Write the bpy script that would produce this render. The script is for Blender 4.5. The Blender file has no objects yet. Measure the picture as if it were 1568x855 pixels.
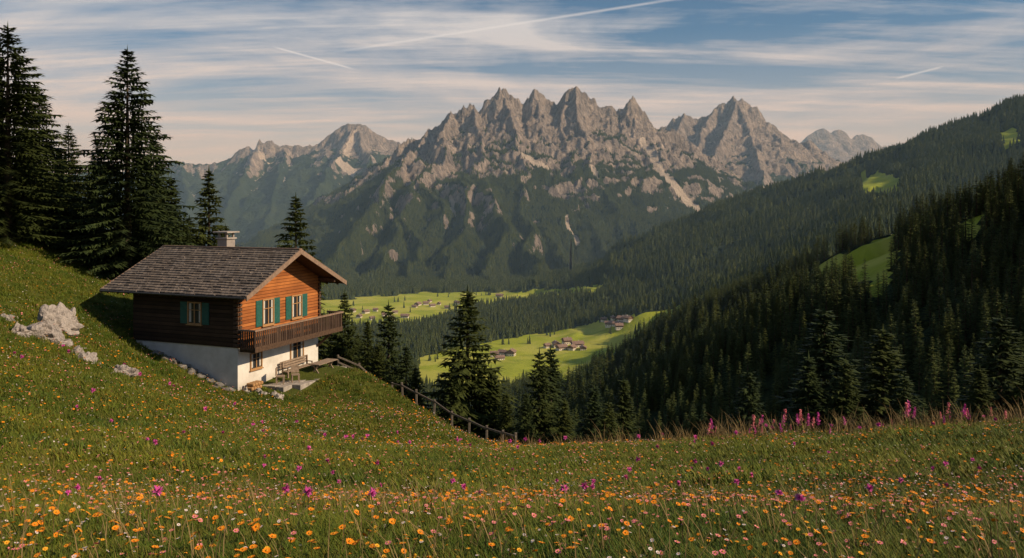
import bpy, math, random
import numpy as np
from mathutils import Vector, Matrix
random.seed(7); rng=np.random.default_rng(11)
F=1220.0; HZ=315.0; CX=784.0
def P(px,py,Y): return ((px-CX)/F*Y, Y, (HZ-py)/F*Y)
scene=bpy.context.scene
# ------------------------------------------------------------ noise
def _h(ix,iy,seed):
    n=(ix.astype(np.int64)*374761393+iy.astype(np.int64)*668265263+seed*974711)&0xFFFFFFFF
    n=((n^(n>>13))*1274126177)&0xFFFFFFFF
    n=(n^(n>>16))&0xFFFF
    return n/65535.0
def pn(x,y,seed=0):
    x0=np.floor(x);y0=np.floor(y);fx=x-x0;fy=y-y0
    u=fx*fx*fx*(fx*(fx*6-15)+10);v=fy*fy*fy*(fy*(fy*6-15)+10)
    def g(i,j):
        a=_h(x0+i,y0+j,seed)*6.28318
        return np.cos(a)*(fx-i)+np.sin(a)*(fy-j)
    a=g(0,0);b=g(1,0);c=g(0,1);d=g(1,1)
    return ((a+(b-a)*u)*(1-v)+(c+(d-c)*u)*v)*1.5
def fbm(x,y,o=4,seed=0,gain=.5):
    r=0;a=1;s=0
    for i in range(o):
        r=r+a*pn(x*2**i,y*2**i,seed+i*7);s+=a;a*=gain
    return r/s
def rid(x,y,o=3,seed=0,gain=.5):
    r=0;a=1;s=0
    for i in range(o):
        r=r+a*(1-np.abs(pn(x*2**i,y*2**i,seed+i*7))*1.6);s+=a;a*=gain
    return r/s
def sstep(a,b,x):
    t=np.clip((x-a)/(b-a),0,1);return t*t*(3-2*t)
# ------------------------------------------------------------ mesh helpers
def make_mesh(name,verts,faces,mats=(),smooth=False,fm=None,attrs=None):
    verts=np.asarray(verts,dtype=np.float32).reshape(-1,3)
    me=bpy.data.meshes.new(name)
    if isinstance(faces,np.ndarray):
        k=faces.shape[1];n=len(faces)
        me.vertices.add(len(verts));me.vertices.foreach_set('co',verts.ravel())
        me.loops.add(n*k);me.loops.foreach_set('vertex_index',faces.astype(np.int32).ravel())
        me.polygons.add(n);me.polygons.foreach_set('loop_start',np.arange(0,n*k,k,dtype=np.int32))
        me.update(calc_edges=True)
    else:
        me.from_pydata(verts.tolist(),[],faces);me.update()
    for m in mats: me.materials.append(m)
    if fm is not None: me.polygons.foreach_set('material_index',np.asarray(fm,dtype=np.int32))
    if smooth: me.polygons.foreach_set('use_smooth',np.ones(len(me.polygons),dtype=bool))
    if attrs:
        for k,v in attrs.items():
            a=me.attributes.new(k,'FLOAT','POINT');a.data.foreach_set('value',np.asarray(v,dtype=np.float32).ravel())
    me.update()
    return me
def add_obj(name,me,parent=None,loc=(0,0,0),rz=0,sc=1):
    o=bpy.data.objects.new(name,me);scene.collection.objects.link(o)
    o.location=loc;o.rotation_euler=(0,0,rz)
    o.scale=(sc,sc,sc) if not hasattr(sc,'__len__') else sc
    if parent:o.parent=parent
    return o
def gridf(nx,ny):
    i=np.arange(nx-1);j=np.arange(ny-1);I,J=np.meshgrid(i,j);a=(J*nx+I).ravel()
    return np.stack([a,a+1,a+nx+1,a+nx],1)
# ------------------------------------------------------------ material helper
class M:
    def __init__(s,name,rough=.8,spec=.2):
        s.m=bpy.data.materials.new(name);s.m.use_nodes=True;s.t=s.m.node_tree;s.n=s.t.nodes
        s.b=s.n['Principled BSDF'];s.b.inputs['Roughness'].default_value=rough
        s.b.inputs['Specular IOR Level'].default_value=spec
    def node(s,ty,**k):
        n=s.n.new(ty)
        for a,b in k.items():setattr(n,a,b)
        return n
    def link(s,a,b):s.t.links.new(a,b)
    def pos(s,obj=False,scale=(1,1,1),rot=(0,0,0)):
        if obj:
            o=s.node('ShaderNodeTexCoord').outputs['Object']
        else:
            o=s.node('ShaderNodeNewGeometry').outputs['Position']
        m=s.node('ShaderNodeMapping');m.inputs['Scale'].default_value=scale;m.inputs['Rotation'].default_value=rot
        s.link(o,m.inputs[0]);return m.outputs[0]
    def noise(s,vec,scale,detail=4,rough=.55,dist=0):
        n=s.node('ShaderNodeTexNoise');n.inputs['Scale'].default_value=scale;n.inputs['Detail'].default_value=detail
        n.inputs['Roughness'].default_value=rough;n.inputs['Distortion'].default_value=dist
        s.link(vec,n.inputs['Vector']);return n.outputs['Fac']
    def ramp(s,f,stops):
        r=s.node('ShaderNodeValToRGB');e=r.color_ramp.elements
        while len(e)<len(stops):e.new(.5)
        for x,(p,c) in zip(e,stops):
            x.position=p;x.color=(c,c,c,1) if not hasattr(c,'__len__') else (*c,1)
        s.link(f,r.inputs[0]);return r.outputs[0]
    def mix(s,f,a,b,mode='MIX'):
        n=s.node('ShaderNodeMix',data_type='RGBA',blend_type=mode)
        for i,v in ((0,f),(6,a),(7,b)):
            if isinstance(v,(int,float)):n.inputs[i].default_value=v if i==0 else (v,v,v,1)
            elif isinstance(v,tuple):n.inputs[i].default_value=(*v,1)
            else:s.link(v,n.inputs[i])
        return n.outputs[2]
    def math(s,op,a,b=0.,clamp=False):
        n=s.node('ShaderNodeMath',operation=op,use_clamp=clamp)
        for i,v in ((0,a),(1,b)):
            if isinstance(v,(int,float)):n.inputs[i].default_value=v
            else:s.link(v,n.inputs[i])
        return n.outputs[0]
    def attr(s,name):
        n=s.node('ShaderNodeAttribute',attribute_name=name);return n.outputs['Fac']
    def rnd(s):return s.node('ShaderNodeObjectInfo').outputs['Random']
    def col(s,c):
        if isinstance(c,tuple):s.b.inputs['Base Color'].default_value=(*c,1)
        else:s.link(c,s.b.inputs['Base Color'])
        return s
    def bump(s,h,strength=.5,dist=.05):
        n=s.node('ShaderNodeBump');n.inputs['Strength'].default_value=strength;n.inputs['Distance'].default_value=dist
        s.link(h,n.inputs['Height']);s.link(n.outputs[0],s.b.inputs['Normal']);return s
def simple(name,c1,c2,scale,rough=.8,bd=.01,bs=.4,obj=True,sc=(1,1,1),spec=.2):
    m=M(name,rough,spec);p=m.pos(obj,sc);n=m.noise(p,scale,6,.6)
    m.col(m.mix(m.ramp(n,[(.3,0.),(.7,1.)]),c1,c2));m.bump(n,bs,bd);return m.m
# ------------------------------------------------------------ near hill surface
HX,HY,HZZ=-14.8,43.,-10.04;HA=math.atan2(-.371,.928);HC,HS=math.cos(HA),math.sin(HA)
def hloc(x,y): return HX+x*HC-y*HS, HY+x*HS+y*HC
ctrl=[P(*a) for a in [
 (0,855,3.9),(392,855,3.9),(784,855,4.0),(1176,855,4.0),(1568,855,4.1),
 (784,780,9),(1200,775,9),(1568,770,9),(300,780,8),
 (784,730,17),(1200,705,17),(1568,685,16),
 (0,700,12),(0,600,20),(0,500,32),(0,420,45),(0,352,60),
 (210,700,14),(210,600,27),(208,522,45.7),(105,560,30),(100,470,44),(100,400,60),(190,440,59),
 (365,750,11),(365,650,28),(290,563,44.3),
 (500,665,32),(600,612,50),(600,640,38),(600,700,22),(560,592,54),(700,652,44),(790,687,38),(830,693,36),
 (900,689,33),(1000,682,30),(1200,660,27),(1400,649,25),(1568,636,24)]]
for lx,ly,lz in ((0.2,-.3,-10.12),(2.3,-.5,-10.35),(2.6,3.5,-10.3),(2.6,8.2,-10.3),(0.,8.2,-10.15),(4.5,3,-10.8),(4.6,8,-11.)):
    ctrl.append((*hloc(lx,ly),lz))
ctrl+=[(0,0,-1.55),(0,-15,1.5),(-30,-10,3),(30,-10,1.5),(20,5,-1.0),(32,20,-4.0),(-40,10,1.5),(-80,40,9),(-75,80,8),(-50,30,0.5),
 (-18.9,52.4,-8.0)]
ctrl=np.array(ctrl)
def _U(r2): return r2*np.log(r2+1e-9)
def tps_fit(c,lam=1.5):
    n=len(c);d=((c[:,None,:2]-c[None,:,:2])**2).sum(-1);K=_U(d)+lam*np.eye(n)
    Pm=np.c_[np.ones(n),c[:,:2]];A=np.zeros((n+3,n+3));A[:n,:n]=K;A[:n,n:]=Pm;A[n:,:n]=Pm.T
    return np.linalg.solve(A,np.r_[c[:,2],0,0,0])
TW=tps_fit(ctrl)
def tps(X,Y):
    s=X.shape;x=X.ravel();y=Y.ravel();r=TW[-3]+TW[-2]*x+TW[-1]*y
    for i in range(len(ctrl)):
        r=r+TW[i]*_U((x-ctrl[i,0])**2+(y-ctrl[i,1])**2)
    return r.reshape(s)
CT=np.array([-3,-.643,-.5,-.35,-.22,-.15,-.07,0,.04,.18,.34,.5,.643,1.2,3]);CY=np.array([70,64,64,62,57,50,44,38,36,30,27,25,24,18,8.])
def zn(X,Y):
    X=np.asarray(X,float);Y=np.asarray(Y,float)
    t=np.clip(X/np.maximum(Y,1.),-3,3);Yc=np.interp(t,CT,CY)
    k=np.where(Y>Yc+6,(Yc+6)/np.maximum(Y,1),1.)
    z=tps(np.clip(X*k,-95,45),np.clip(Y*k,-30,80))
    sl=np.interp(t,[-.7,-.4,-.2],[.35,.5,.68])
    sp=np.logaddexp(0,(Y-Yc-3)/2.)*2
    z=z-sl*np.where(Y>0,sp,0)-.6*np.maximum(X-40,0)+np.where(X<-95,.1*(-95-X),0)
    z=z+.12*fbm(X/3,Y/3,3,5)*np.clip(Y/12,0.2,1)+.2*fbm(X/9,Y/9,2,9)*np.clip((Y-6)/20,0,1)
    return np.maximum(z,-230)
def z1(x,y): return float(zn(np.array([x]),np.array([y]))[0])
def hit(px,py,y0=3.,y1=90.):
    Y=np.linspace(y0,y1,1500);X=(px-CX)/F*Y;Z=(HZ-py)/F*Y
    d=Z-zn(X,Y);i=np.argmax(d<0)
    if not (d<0).any(): i=len(Y)-1
    return float(X[i]),float(Y[i]),z1(X[i],Y[i])
# ------------------------------------------------------------ ridge-based mountains
def ridge(X,Y,lines,gully=0.,lam=120.,seed=0):
    H=np.full(X.shape,-1e9)
    for li,(pts,a,b,c,r) in enumerate(lines):
        h=np.full(X.shape,-1e9);S=np.zeros(X.shape);D=np.zeros(X.shape);cum=0
        for A,B in zip(pts[:-1],pts[1:]):
            dx=B[0]-A[0];dy=B[1]-A[1];L2=dx*dx+dy*dy+1e-6;L=L2**.5
            t=np.clip(((X-A[0])*dx+(Y-A[1])*dy)/L2,0,1)
            qx=X-A[0]-t*dx;qy=Y-A[1]-t*dy;d=np.hypot(qx,qy)
            hh=A[2]+t*(B[2]-A[2])-a*(1-np.exp(-d/b))-c*(np.sqrt(d*d+r*r)-r)
            m=hh>h;h=np.where(m,hh,h);side=np.sign(qx*dy-qy*dx)
            S=np.where(m,cum+t*L,S);D=np.where(m,d*side,D);cum+=L
        if gully:
            w=fbm(X/300,Y/300,2,seed+3)*.8
            g=rid(S/lam+w+li*13.7,D/(lam*4)+li*5.1,4,seed+li,.58)
            h=h+gully*(g-.75)*np.clip(np.abs(D)/70,0,1)*2
        H=np.maximum(H,h)
    return H
class Grid:
    def __init__(s,x0,x1,y0,y1,st):
        s.x=np.arange(x0,x1+st,st);s.y=np.arange(y0,y1+st,st);s.X,s.Y=np.meshgrid(s.x,s.y);s.st=st;s.x0=x0;s.y0=y0
    def bil(s,A,x,y):
        fx=np.clip((x-s.x0)/s.st,0,len(s.x)-1.001);fy=np.clip((y-s.y0)/s.st,0,len(s.y)-1.001)
        i=fx.astype(int);j=fy.astype(int);u=fx-i;v=fy-j
        return (A[j,i]*(1-u)+A[j,i+1]*u)*(1-v)+(A[j+1,i]*(1-u)+A[j+1,i+1]*u)*v
    def slope(s,H):
        gy,gx=np.gradient(H,s.st);return np.hypot(gx,gy)
    def mesh(s,name,H,mat,**at):
        me=make_mesh(name,np.stack([s.X,s.Y,H],-1).reshape(-1,3),gridf(len(s.x),len(s.y)),[mat],True,attrs=at)
        return add_obj(name,me)
def blur(H,n=8,st=1):
    for _ in range(n):H=(np.roll(H,st,0)+np.roll(H,-st,0)+np.roll(H,st,1)+np.roll(H,-st,1))/4
    return H
def L(pts,Y0=None):
    out=[];last=Y0
    for p in pts:
        if len(p)==3:last=p[2]
        out.append(P(p[0],p[1],last))
    return out
def inpoly(px,py,poly):
    r=np.zeros(px.shape,bool);n=len(poly)
    for i in range(n):
        x1,y1=poly[i];x2,y2=poly[(i+1)%n]
        c=((y1>py)!=(y2>py))&(px<(x2-x1)*(py-y1)/((y2-y1)+1e-9)+x1);r^=c
    return r
def polyd(px,py,pts):
    d=np.full(px.shape,1e9)
    for (x1,y1),(x2,y2) in zip(pts[:-1],pts[1:]):
        dx=x2-x1;dy=y2-y1;t=np.clip(((px-x1)*dx+(py-y1)*dy)/(dx*dx+dy*dy),0,1)
        d=np.minimum(d,np.hypot(px-x1-t*dx,py-y1-t*dy))
    return d
def bearings(X,Y,H): return X/Y*F+CX, HZ-H/Y*F
def mountain_mat(name,sc=1.):
    m=M(name,.9,.1);p=m.pos()
    big=m.noise(p,.004/sc,5,.6);mid=m.noise(p,.02/sc,8,.65);fine=m.noise(p,.07/sc,6,.7)
    pv=m.pos(False,(1,1,.22));st=m.noise(pv,.04/sc,8,.72,.8)
    rock=m.ramp(st,[(.36,(.11,.098,.094)),(.49,(.34,.285,.25)),(.63,(.60,.50,.42))])
    rock=m.mix(m.ramp(mid,[(.38,.0),(.65,.5)]),rock,(.21,.18,.165))
    forest=m.ramp(fine,[(.35,(.014,.030,.016)),(.65,(.040,.064,.028))])
    forest=m.mix(m.ramp(big,[(.45,0.),(.62,.6)]),forest,(.075,.10,.035))
    a=m.attr('rock');f=m.math('ADD',a,m.math('MULTIPLY',m.math('SUBTRACT',mid,.5),2.4))
    f=m.ramp(f,[(.43,0.),(.56,1.)])
    c=m.mix(f,forest,rock)
    s=m.math('ADD',m.attr('scree'),m.math('MULTIPLY',m.math('SUBTRACT',st,.5),.9))
    c=m.mix(m.ramp(s,[(.45,0.),(.62,1.)]),c,(.66,.56,.46))
    m.col(c)
    h=m.math('ADD',m.math('MULTIPLY',mid,1.2),m.math('MULTIPLY',fine,.7));h=m.math('ADD',h,m.math('MULTIPLY',st,1.4))
    m.bump(h,1.,24*sc);return m.m
mt=mountain_mat('mountain_rock_and_forest');mtf=mountain_mat('far_mountain_rock',2.)
SA=(45,45,.60,0)
def mk(kind,pts,Y0=None):
    a,b,c,r=kind;return (L(pts,Y0),a,b,c,r)
main=[mk((110,45,.58,0),[(430,372,3200),(475,335,3400),(520,295,3500),(560,262,3600),(585,245),(600,230,3650),(612,222),(625,210,3700),(640,204),(655,193),(664,186),(672,184),(680,173),(690,164),(698,172),(708,162),(716,160),(724,152,3750),(732,166),(738,160),(746,150),(752,147),(760,139),(766,133),(774,134,3800),(781,140),(788,147),(795,145),(803,156),(811,143),(817,137),(822,134),(829,136,3850),(836,142),(843,150),(850,160),(858,146),(866,138),(871,133),(878,129,3850),(884,131),(889,138),(896,138),(904,147),(912,150),(917,164),(924,158),(932,154),(940,164),(950,166),(956,156),(962,150),(968,148,3900),(975,163),(985,180),(1000,198,4000),(1015,218),(1030,245,4100),(1060,290,4200),(1100,345,4200)]),
 mk(SA,[(655,195,3700),(620,240,3400),(585,288,3050),(545,340,2700),(510,395,2350),(490,442,2080)]),
 mk(SA,[(690,166,3700),(675,215,3450),(650,265,3150),(620,322,2850),(600,372,2550),(560,440,2080)]),
 mk(SA,[(724,156,3750),(735,205,3500),(728,255,3200),(712,300,2950),(712,350,2700),(675,398,2350),(690,443,2080)]),
 mk(SA,[(728,255,3200),(762,305,2900),(775,350,2650),(745,400,2350),(758,438,2130)]),
 mk(SA,[(650,265,3150),(672,325,2850)]),
 mk(SA,[(620,322,2850),(650,375,2550),(632,438,2120)]),
 mk(SA,[(770,134,3800),(785,190,3550),(800,245,3300),(803,290,3050),(822,335,2800),(812,385,2450),(835,438,2100)]),
 mk(SA,[(803,290,3050),(835,340,2850),(870,385,2600),(905,425,2300)]),
 mk(SA,[(825,135,3850),(828,175,3700),(834,212,3550),(848,250,3420)]),
 mk(SA,[(880,131,3850),(880,180,3650),(900,225,3450),(925,265,3250),(940,310,3050),(948,350,2850),(960,390,2650),(975,425,2400)]),
 mk(SA,[(866,140,3850),(858,190,3640),(872,240,3400),(885,290,3170),(895,335,2950),(915,375,2750),(935,415,2480)]),
 mk(SA,[(968,150,3900),(975,215,3700),(985,262,3500),(1000,300,3300),(1020,340,3100),(1035,365,2950),(1050,400,2750)]),
 mk(SA,[(932,156,3880),(940,215,3700),(957,255,3500),(970,300,3250)])]
G1=Grid(-1250,1150,2000,4400,4.6)
low_=1-sstep(3300,3700,G1.Y)*.75
wx=110*fbm(G1.X/230,G1.Y/230,5,21)*low_;wy=80*fbm(G1.X/230,G1.Y/230,5,31)*low_
H1=ridge(G1.X+wx*.8,G1.Y+wy,main,36.,80.,40)
al=sstep(-150,350,H1)
H1=H1+(26+20*al)*(rid(G1.X/130,G1.Y/130,5,77,.6)-.72)+(6+17*al)*(rid(G1.X/38,G1.Y/60,3,79,.6)-.7)+3*fbm(G1.X/20,G1.Y/20,2,4)
H1=np.maximum(H1,-222+2*fbm(G1.X/80,G1.Y/80,2,1))
def masks(G,H,tl=60.,sp=170.,seed=0):
    s=G.slope(blur(H,3));n=fbm(G.X/160,G.Y/160,5,seed+5,.6)
    v=(H-tl)/sp+(s-.8)*.9+n*1.7
    rock=sstep(-.6,.9,v)*.9
    Hs=blur(H,6,2)
    conc=(Hs-H)/G.st
    scree=sstep(.8,2.4,conc)*sstep(-60,140,H)*(1-sstep(.9,1.3,s))*.8
    return rock,scree,s
def screes(G,H,scree,lst):
    px,py=bearings(G.X,G.Y,blur(H,14,2));q=np.zeros(H.shape)
    px=px+6*fbm(G.X/60,G.Y/60,3,8)
    for pts,w in lst:q=np.maximum(q,1-sstep(w*.3,w*1.5,polyd(px,py,pts)))
    H=H*(1-q*.85)+(blur(H,14,2)-4)*q*.85
    return H,np.maximum(scree,1.15*q)
rock1,scree1,s1=masks(G1,H1,140.,210.)
H1,scree1=screes(G1,H1,scree1,(([(985,215),(1010,260),(1045,300),(1095,342)],6),([(800,238),(818,248),(835,258)],5),([(868,330),(872,350),(885,372)],3),([(690,300),(695,325)],3),([(905,250),(915,275)],3)))
G1.mesh('mountain_massif',H1,mt,rock=rock1,scree=scree1)
right=[mk((120,80,.6,0),[(960,235,5200),(985,215),(1000,204),(1010,194),(1022,190),(1030,180),(1040,174),(1047,167),(1058,171),(1068,182),(1078,174),(1085,172),(1092,163),(1100,160),(1106,153),(1112,155),(1122,147),(1130,150),(1137,147),(1146,156),(1154,158),(1162,168),(1172,183),(1185,203),(1193,222),(1205,238),(1218,252),(1235,262,5000),(1280,290,4800),(1340,310,4600)]),
 mk(SA,[(1130,150,5200),(1110,200,4900),(1092,240,4600),(1085,280,4300),(1090,320,4000),(1095,350,3800)]),
 mk(SA,[(1130,150,5200),(1150,205,4900),(1165,250,4500),(1172,290,4200),(1175,330,3900)]),
 mk(SA,[(1092,163,5200),(1070,210,4950),(1062,250,4700),(1066,290,4400)]),
 mk(SA,[(1047,167,5200),(1038,205,5000),(1035,240,4750),(1030,270,4500)]),
 mk(SA,[(1185,203,5200),(1200,245,4700),(1225,290,4300)])]
G2=Grid(450,2500,3600,5700,7.5)
H2=ridge(G2.X+26*fbm(G2.X/150,G2.Y/150,4,61),G2.Y+26*fbm(G2.X/150,G2.Y/150,4,62),right,42.,100.,90)
H2=H2+40*(rid(G2.X/150,G2.Y/150,5,177,.6)-.72)+20*(rid(G2.X/50,G2.Y/80,3,178,.6)-.7)
H2=np.maximum(H2,-225)
rock2,scree2,_=masks(G2,H2,140.,200.,9)
H2,scree2=screes(G2,H2,scree2,(([(1012,225),(1040,285),(1075,325),(1110,345)],7),([(1145,290),(1175,300)],6)))
G2.mesh('mountain_peak',H2,mt,rock=rock2,scree=scree2)
left=[mk((90,90,.5,0),[(-150,300,6000),(0,290),(100,268),(200,255),(275,248),(310,252),(345,246),(358,238),(370,228),(383,222),(395,213),(405,219),(415,216),(428,224),(440,221),(465,223),(485,222),(500,208),(508,204),(515,197),(530,190),(545,187),(560,193),(570,200),(580,203),(600,212),(625,224),(680,260),(740,300)]),
 mk(SA,[(395,216,6000),(375,260,5500),(350,310,5000),(330,360,4500)]),
 mk(SA,[(545,191,6000),(520,228,5600),(500,262,5200),(478,300,4800),(445,345,4400),(410,380,4000)]),
 mk(SA,[(440,221,6000),(425,265,5400),(415,315,4900),(400,350,4500)]),
 mk(SA,[(545,191,6000),(565,235,5500),(560,285,5000),(530,340,4400)]),
 mk(SA,[(485,222,6000),(470,255,5600),(462,290,5200)]),
 mk(SA,[(275,248,6000),(290,300,5200),(280,350,4500)]),mk(SA,[(100,268,6000),(150,320,5000),(180,370,4300)])]
G3=Grid(-4600,-200,3900,6400,10)
H3=ridge(G3.X+40*fbm(G3.X/200,G3.Y/200,4,81),G3.Y+40*fbm(G3.X/200,G3.Y/200,4,82),left,50.,150.,130)
H3=np.maximum(H3+44*(rid(G3.X/190,G3.Y/190,5,277,.6)-.72),-230)
rock3,scree3,_=masks(G3,H3,320.,150.,19)
H3,scree3=screes(G3,H3,scree3,(([(520,250),(540,262)],6),([(385,228),(400,240)],5),([(545,205),(530,235)],4)))
G3.mesh('mountain_range',H3,mt,rock=rock3,scree=scree3)
farr=[mk((200,150,.5,0),[(1100,275,9500),(1150,255),(1195,235),(1205,218),(1215,222),(1228,214),(1238,204),(1250,197),(1262,192),(1272,201),(1285,195),(1292,198),(1303,212),(1312,204),(1322,203),(1335,208),(1350,219),(1400,228),(1500,230),(1700,215)])]
G4=Grid(2000,7200,8300,10200,22)
H4=ridge(G4.X,G4.Y,farr,60.,300.,330)+60*(rid(G4.X/350,G4.Y/350,4,377,.5)-.72);H4=np.maximum(H4,-230)
rock4,scree4,_=masks(G4,H4,100.,200.,29)
G4.mesh('distant_peaks',H4,mtf,rock=rock4,scree=scree4)
# ------------------------------------------------------------ valley with forested hills
near_r=[mk((0,1,.56,30),[(2100,130,330),(1800,220,400),(1700,255,430),(1568,297,480),(1480,328,520),(1400,358,560),(1330,380,600),(1260,410,650),(1225,438,675),(1180,460,700),(1100,498,760),(1020,543,820),(950,588,860),(880,630,880)])]
mid_r=[mk((0,1,.42,50),[(2200,60,1500),(1800,110,1700),(1640,135,1800),(1568,162,1800),(1520,182),(1490,195,1800),(1440,212),(1400,227,1850),(1355,242),(1310,255,1900),(1275,264),(1240,280,1950),(1205,294),(1180,310,1950),(1150,336),(1120,357,1900),(1080,380),(1040,402,1850),(1000,420),(960,437,1800),(880,465,1700),(790,497,1500)]),
  mk((0,1,.5,40),[(1490,195,1800),(1430,260,1500),(1370,320,1200),(1300,380,1000)]),
  mk((0,1,.5,40),[(1310,255,1900),(1250,310,1650),(1190,360,1450),(1120,420,1300)])]
G5=Grid(-1000,1500,240,2320,6.5)
X,Y=G5.X,G5.Y
H5=np.maximum(ridge(X,Y,near_r,11.,90.,7),ridge(X+15*fbm(X/150,Y/150,2,6),Y,mid_r,30.,140.,8))+7*fbm(X/90,Y/90,3,15)
fl=-216+3*fbm(X/200,Y/200,3,33)
kk=14.;H5=np.logaddexp(H5/kk,fl/kk)*kk
low=[(640,548),(700,535),(760,520),(830,512),(890,500),(960,484),(1030,472),(1062,462),(1085,448),(1060,475),(1020,497),(985,520),(950,548),(905,578),(870,597),(780,602),(640,596)]
up=[(400,462),(530,458),(640,449),(760,447),(850,443),(935,435),(915,446),(860,453),(800,462),(720,472),(700,484),(650,498),(590,502),(400,500)]
cl1=[(1238,430),(1252,404),(1330,374),(1374,356),(1370,400),(1350,455),(1318,460),(1325,430),(1285,434)]
cl2=[(1316,278),(1345,262),(1378,275),(1375,298),(1345,306),(1320,296)]
cl3=[(1528,204),(1552,192),(1565,218),(1540,230)]
cl4=[(1462,352),(1500,326),(1500,362),(1470,376)]
px,py=bearings(X,Y,H5);jx=px+9*fbm(X/60,Y/60,3,71);jy=py+4*fbm(X/60,Y/60,3,72)
mead=np.zeros(X.shape,bool)
for pl in (low,up,cl1,cl2,cl3,cl4):mead|=inpoly(jx,jy,pl)
m=M('valley_meadow_and_forest_floor',.95,.1);p=m.pos();n=m.noise(p,.03,5,.6);n2=m.noise(p,.012,3,.5,.5);n3=m.noise(p,.25,4,.6)
g=m.ramp(n,[(.3,(.22,.28,.025)),(.7,(.38,.42,.045))]);g=m.mix(m.ramp(n2,[(.48,0.),(.56,.6)]),g,(.48,.46,.10))
fo=m.ramp(n3,[(.3,(.012,.022,.011)),(.7,(.035,.05,.02))])
m.col(m.mix(m.ramp(m.attr('meadow'),[(.45,0.),(.55,1.)]),fo,g));m.bump(n3,.6,1.5)
G5.mesh('valley_terrain',H5,m.m,meadow=mead.astype(float))
mm=simple('far_ground',(.05,.08,.03),(.09,.12,.04),.004,.95,1,.1,False)
add_obj('ground',make_mesh('ground',[(-60000,-20000,-232),(60000,-20000,-232),(60000,70000,-232),(-60000,70000,-232)],[(0,1,2,3)],[mm]))
# ------------------------------------------------------------ near hillside mesh
xs=np.sinh(np.linspace(-3.6,3.6,340))*8.5;ys=np.concatenate([np.linspace(-40,0,20)[:-1],np.linspace(0,75,300),75+np.cumsum(np.linspace(.5,8,70))])
NX,NY=np.meshgrid(xs,ys);NZ=zn(NX,NY)
m=M('meadow_ground',.95,.1);p=m.pos();n=m.noise(p,1.1,6,.65);n2=m.noise(p,.16,4,.6);n3=m.noise(p,14,4,.7)
c=m.ramp(n,[(.3,(.04,.06,.010)),(.55,(.085,.11,.016)),(.75,(.14,.14,.03))]);c=m.mix(m.ramp(n2,[(.4,0.),(.65,.6)]),c,(.13,.13,.025))
c=m.mix(m.ramp(n3,[(.4,.6),(.6,0.)]),c,(.03,.04,.010));m.col(c);m.bump(n3,.9,.08)
add_obj('meadow_hillside',make_mesh('meadow_hillside',np.stack([NX,NY,NZ],-1).reshape(-1,3),gridf(len(xs),len(ys)),[m.m],True))
# ------------------------------------------------------------ instancing
def scatter(name,pts,scale,rotz,protos,tilt=None):
    col=bpy.data.collections.new(name+'_plants')
    for o in protos:col.objects.link(o)
    me=bpy.data.meshes.new(name);pts=np.asarray(pts,np.float32)
    me.vertices.add(len(pts));me.vertices.foreach_set('co',pts.ravel())
    a=me.attributes.new('isc','FLOAT','POINT');a.data.foreach_set('value',np.asarray(scale,np.float32))
    r=np.zeros((len(pts),3),np.float32);r[:,2]=rotz
    if tilt is not None:r[:,0]=tilt[0];r[:,1]=tilt[1]
    a=me.attributes.new('irot','FLOAT_VECTOR','POINT');a.data.foreach_set('vector',r.ravel())
    ob=add_obj(name,me)
    ng=bpy.data.node_groups.new(name,'GeometryNodeTree')
    ng.interface.new_socket('Geometry',in_out='INPUT',socket_type='NodeSocketGeometry')
    ng.interface.new_socket('Geometry',in_out='OUTPUT',socket_type='NodeSocketGeometry')
    N=ng.nodes;gi=N.new('NodeGroupInput');go=N.new('NodeGroupOutput');ip=N.new('GeometryNodeInstanceOnPoints')
    ci=N.new('GeometryNodeCollectionInfo');ci.inputs['Collection'].default_value=col;ci.inputs['Separate Children'].default_value=True;ci.inputs['Reset Children'].default_value=True
    s=N.new('GeometryNodeInputNamedAttribute');s.data_type='FLOAT';s.inputs['Name'].default_value='isc'
    q=N.new('GeometryNodeInputNamedAttribute');q.data_type='FLOAT_VECTOR';q.inputs['Name'].default_value='irot'
    ip.inputs['Pick Instance'].default_value=True
    K=ng.links.new
    K(gi.outputs[0],ip.inputs['Points']);K(ci.outputs[0],ip.inputs['Instance']);K(s.outputs['Attribute'],ip.inputs['Scale'])
    e=N.new('FunctionNodeEulerToRotation');K(q.outputs['Attribute'],e.inputs[0]);K(e.outputs[0],ip.inputs['Rotation'])
    K(ip.outputs[0],go.inputs[0])
    md=ob.modifiers.new('instances','NODES');md.node_group=ng
    return ob
def proto(name,me): return bpy.data.objects.new(name,me)
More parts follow.
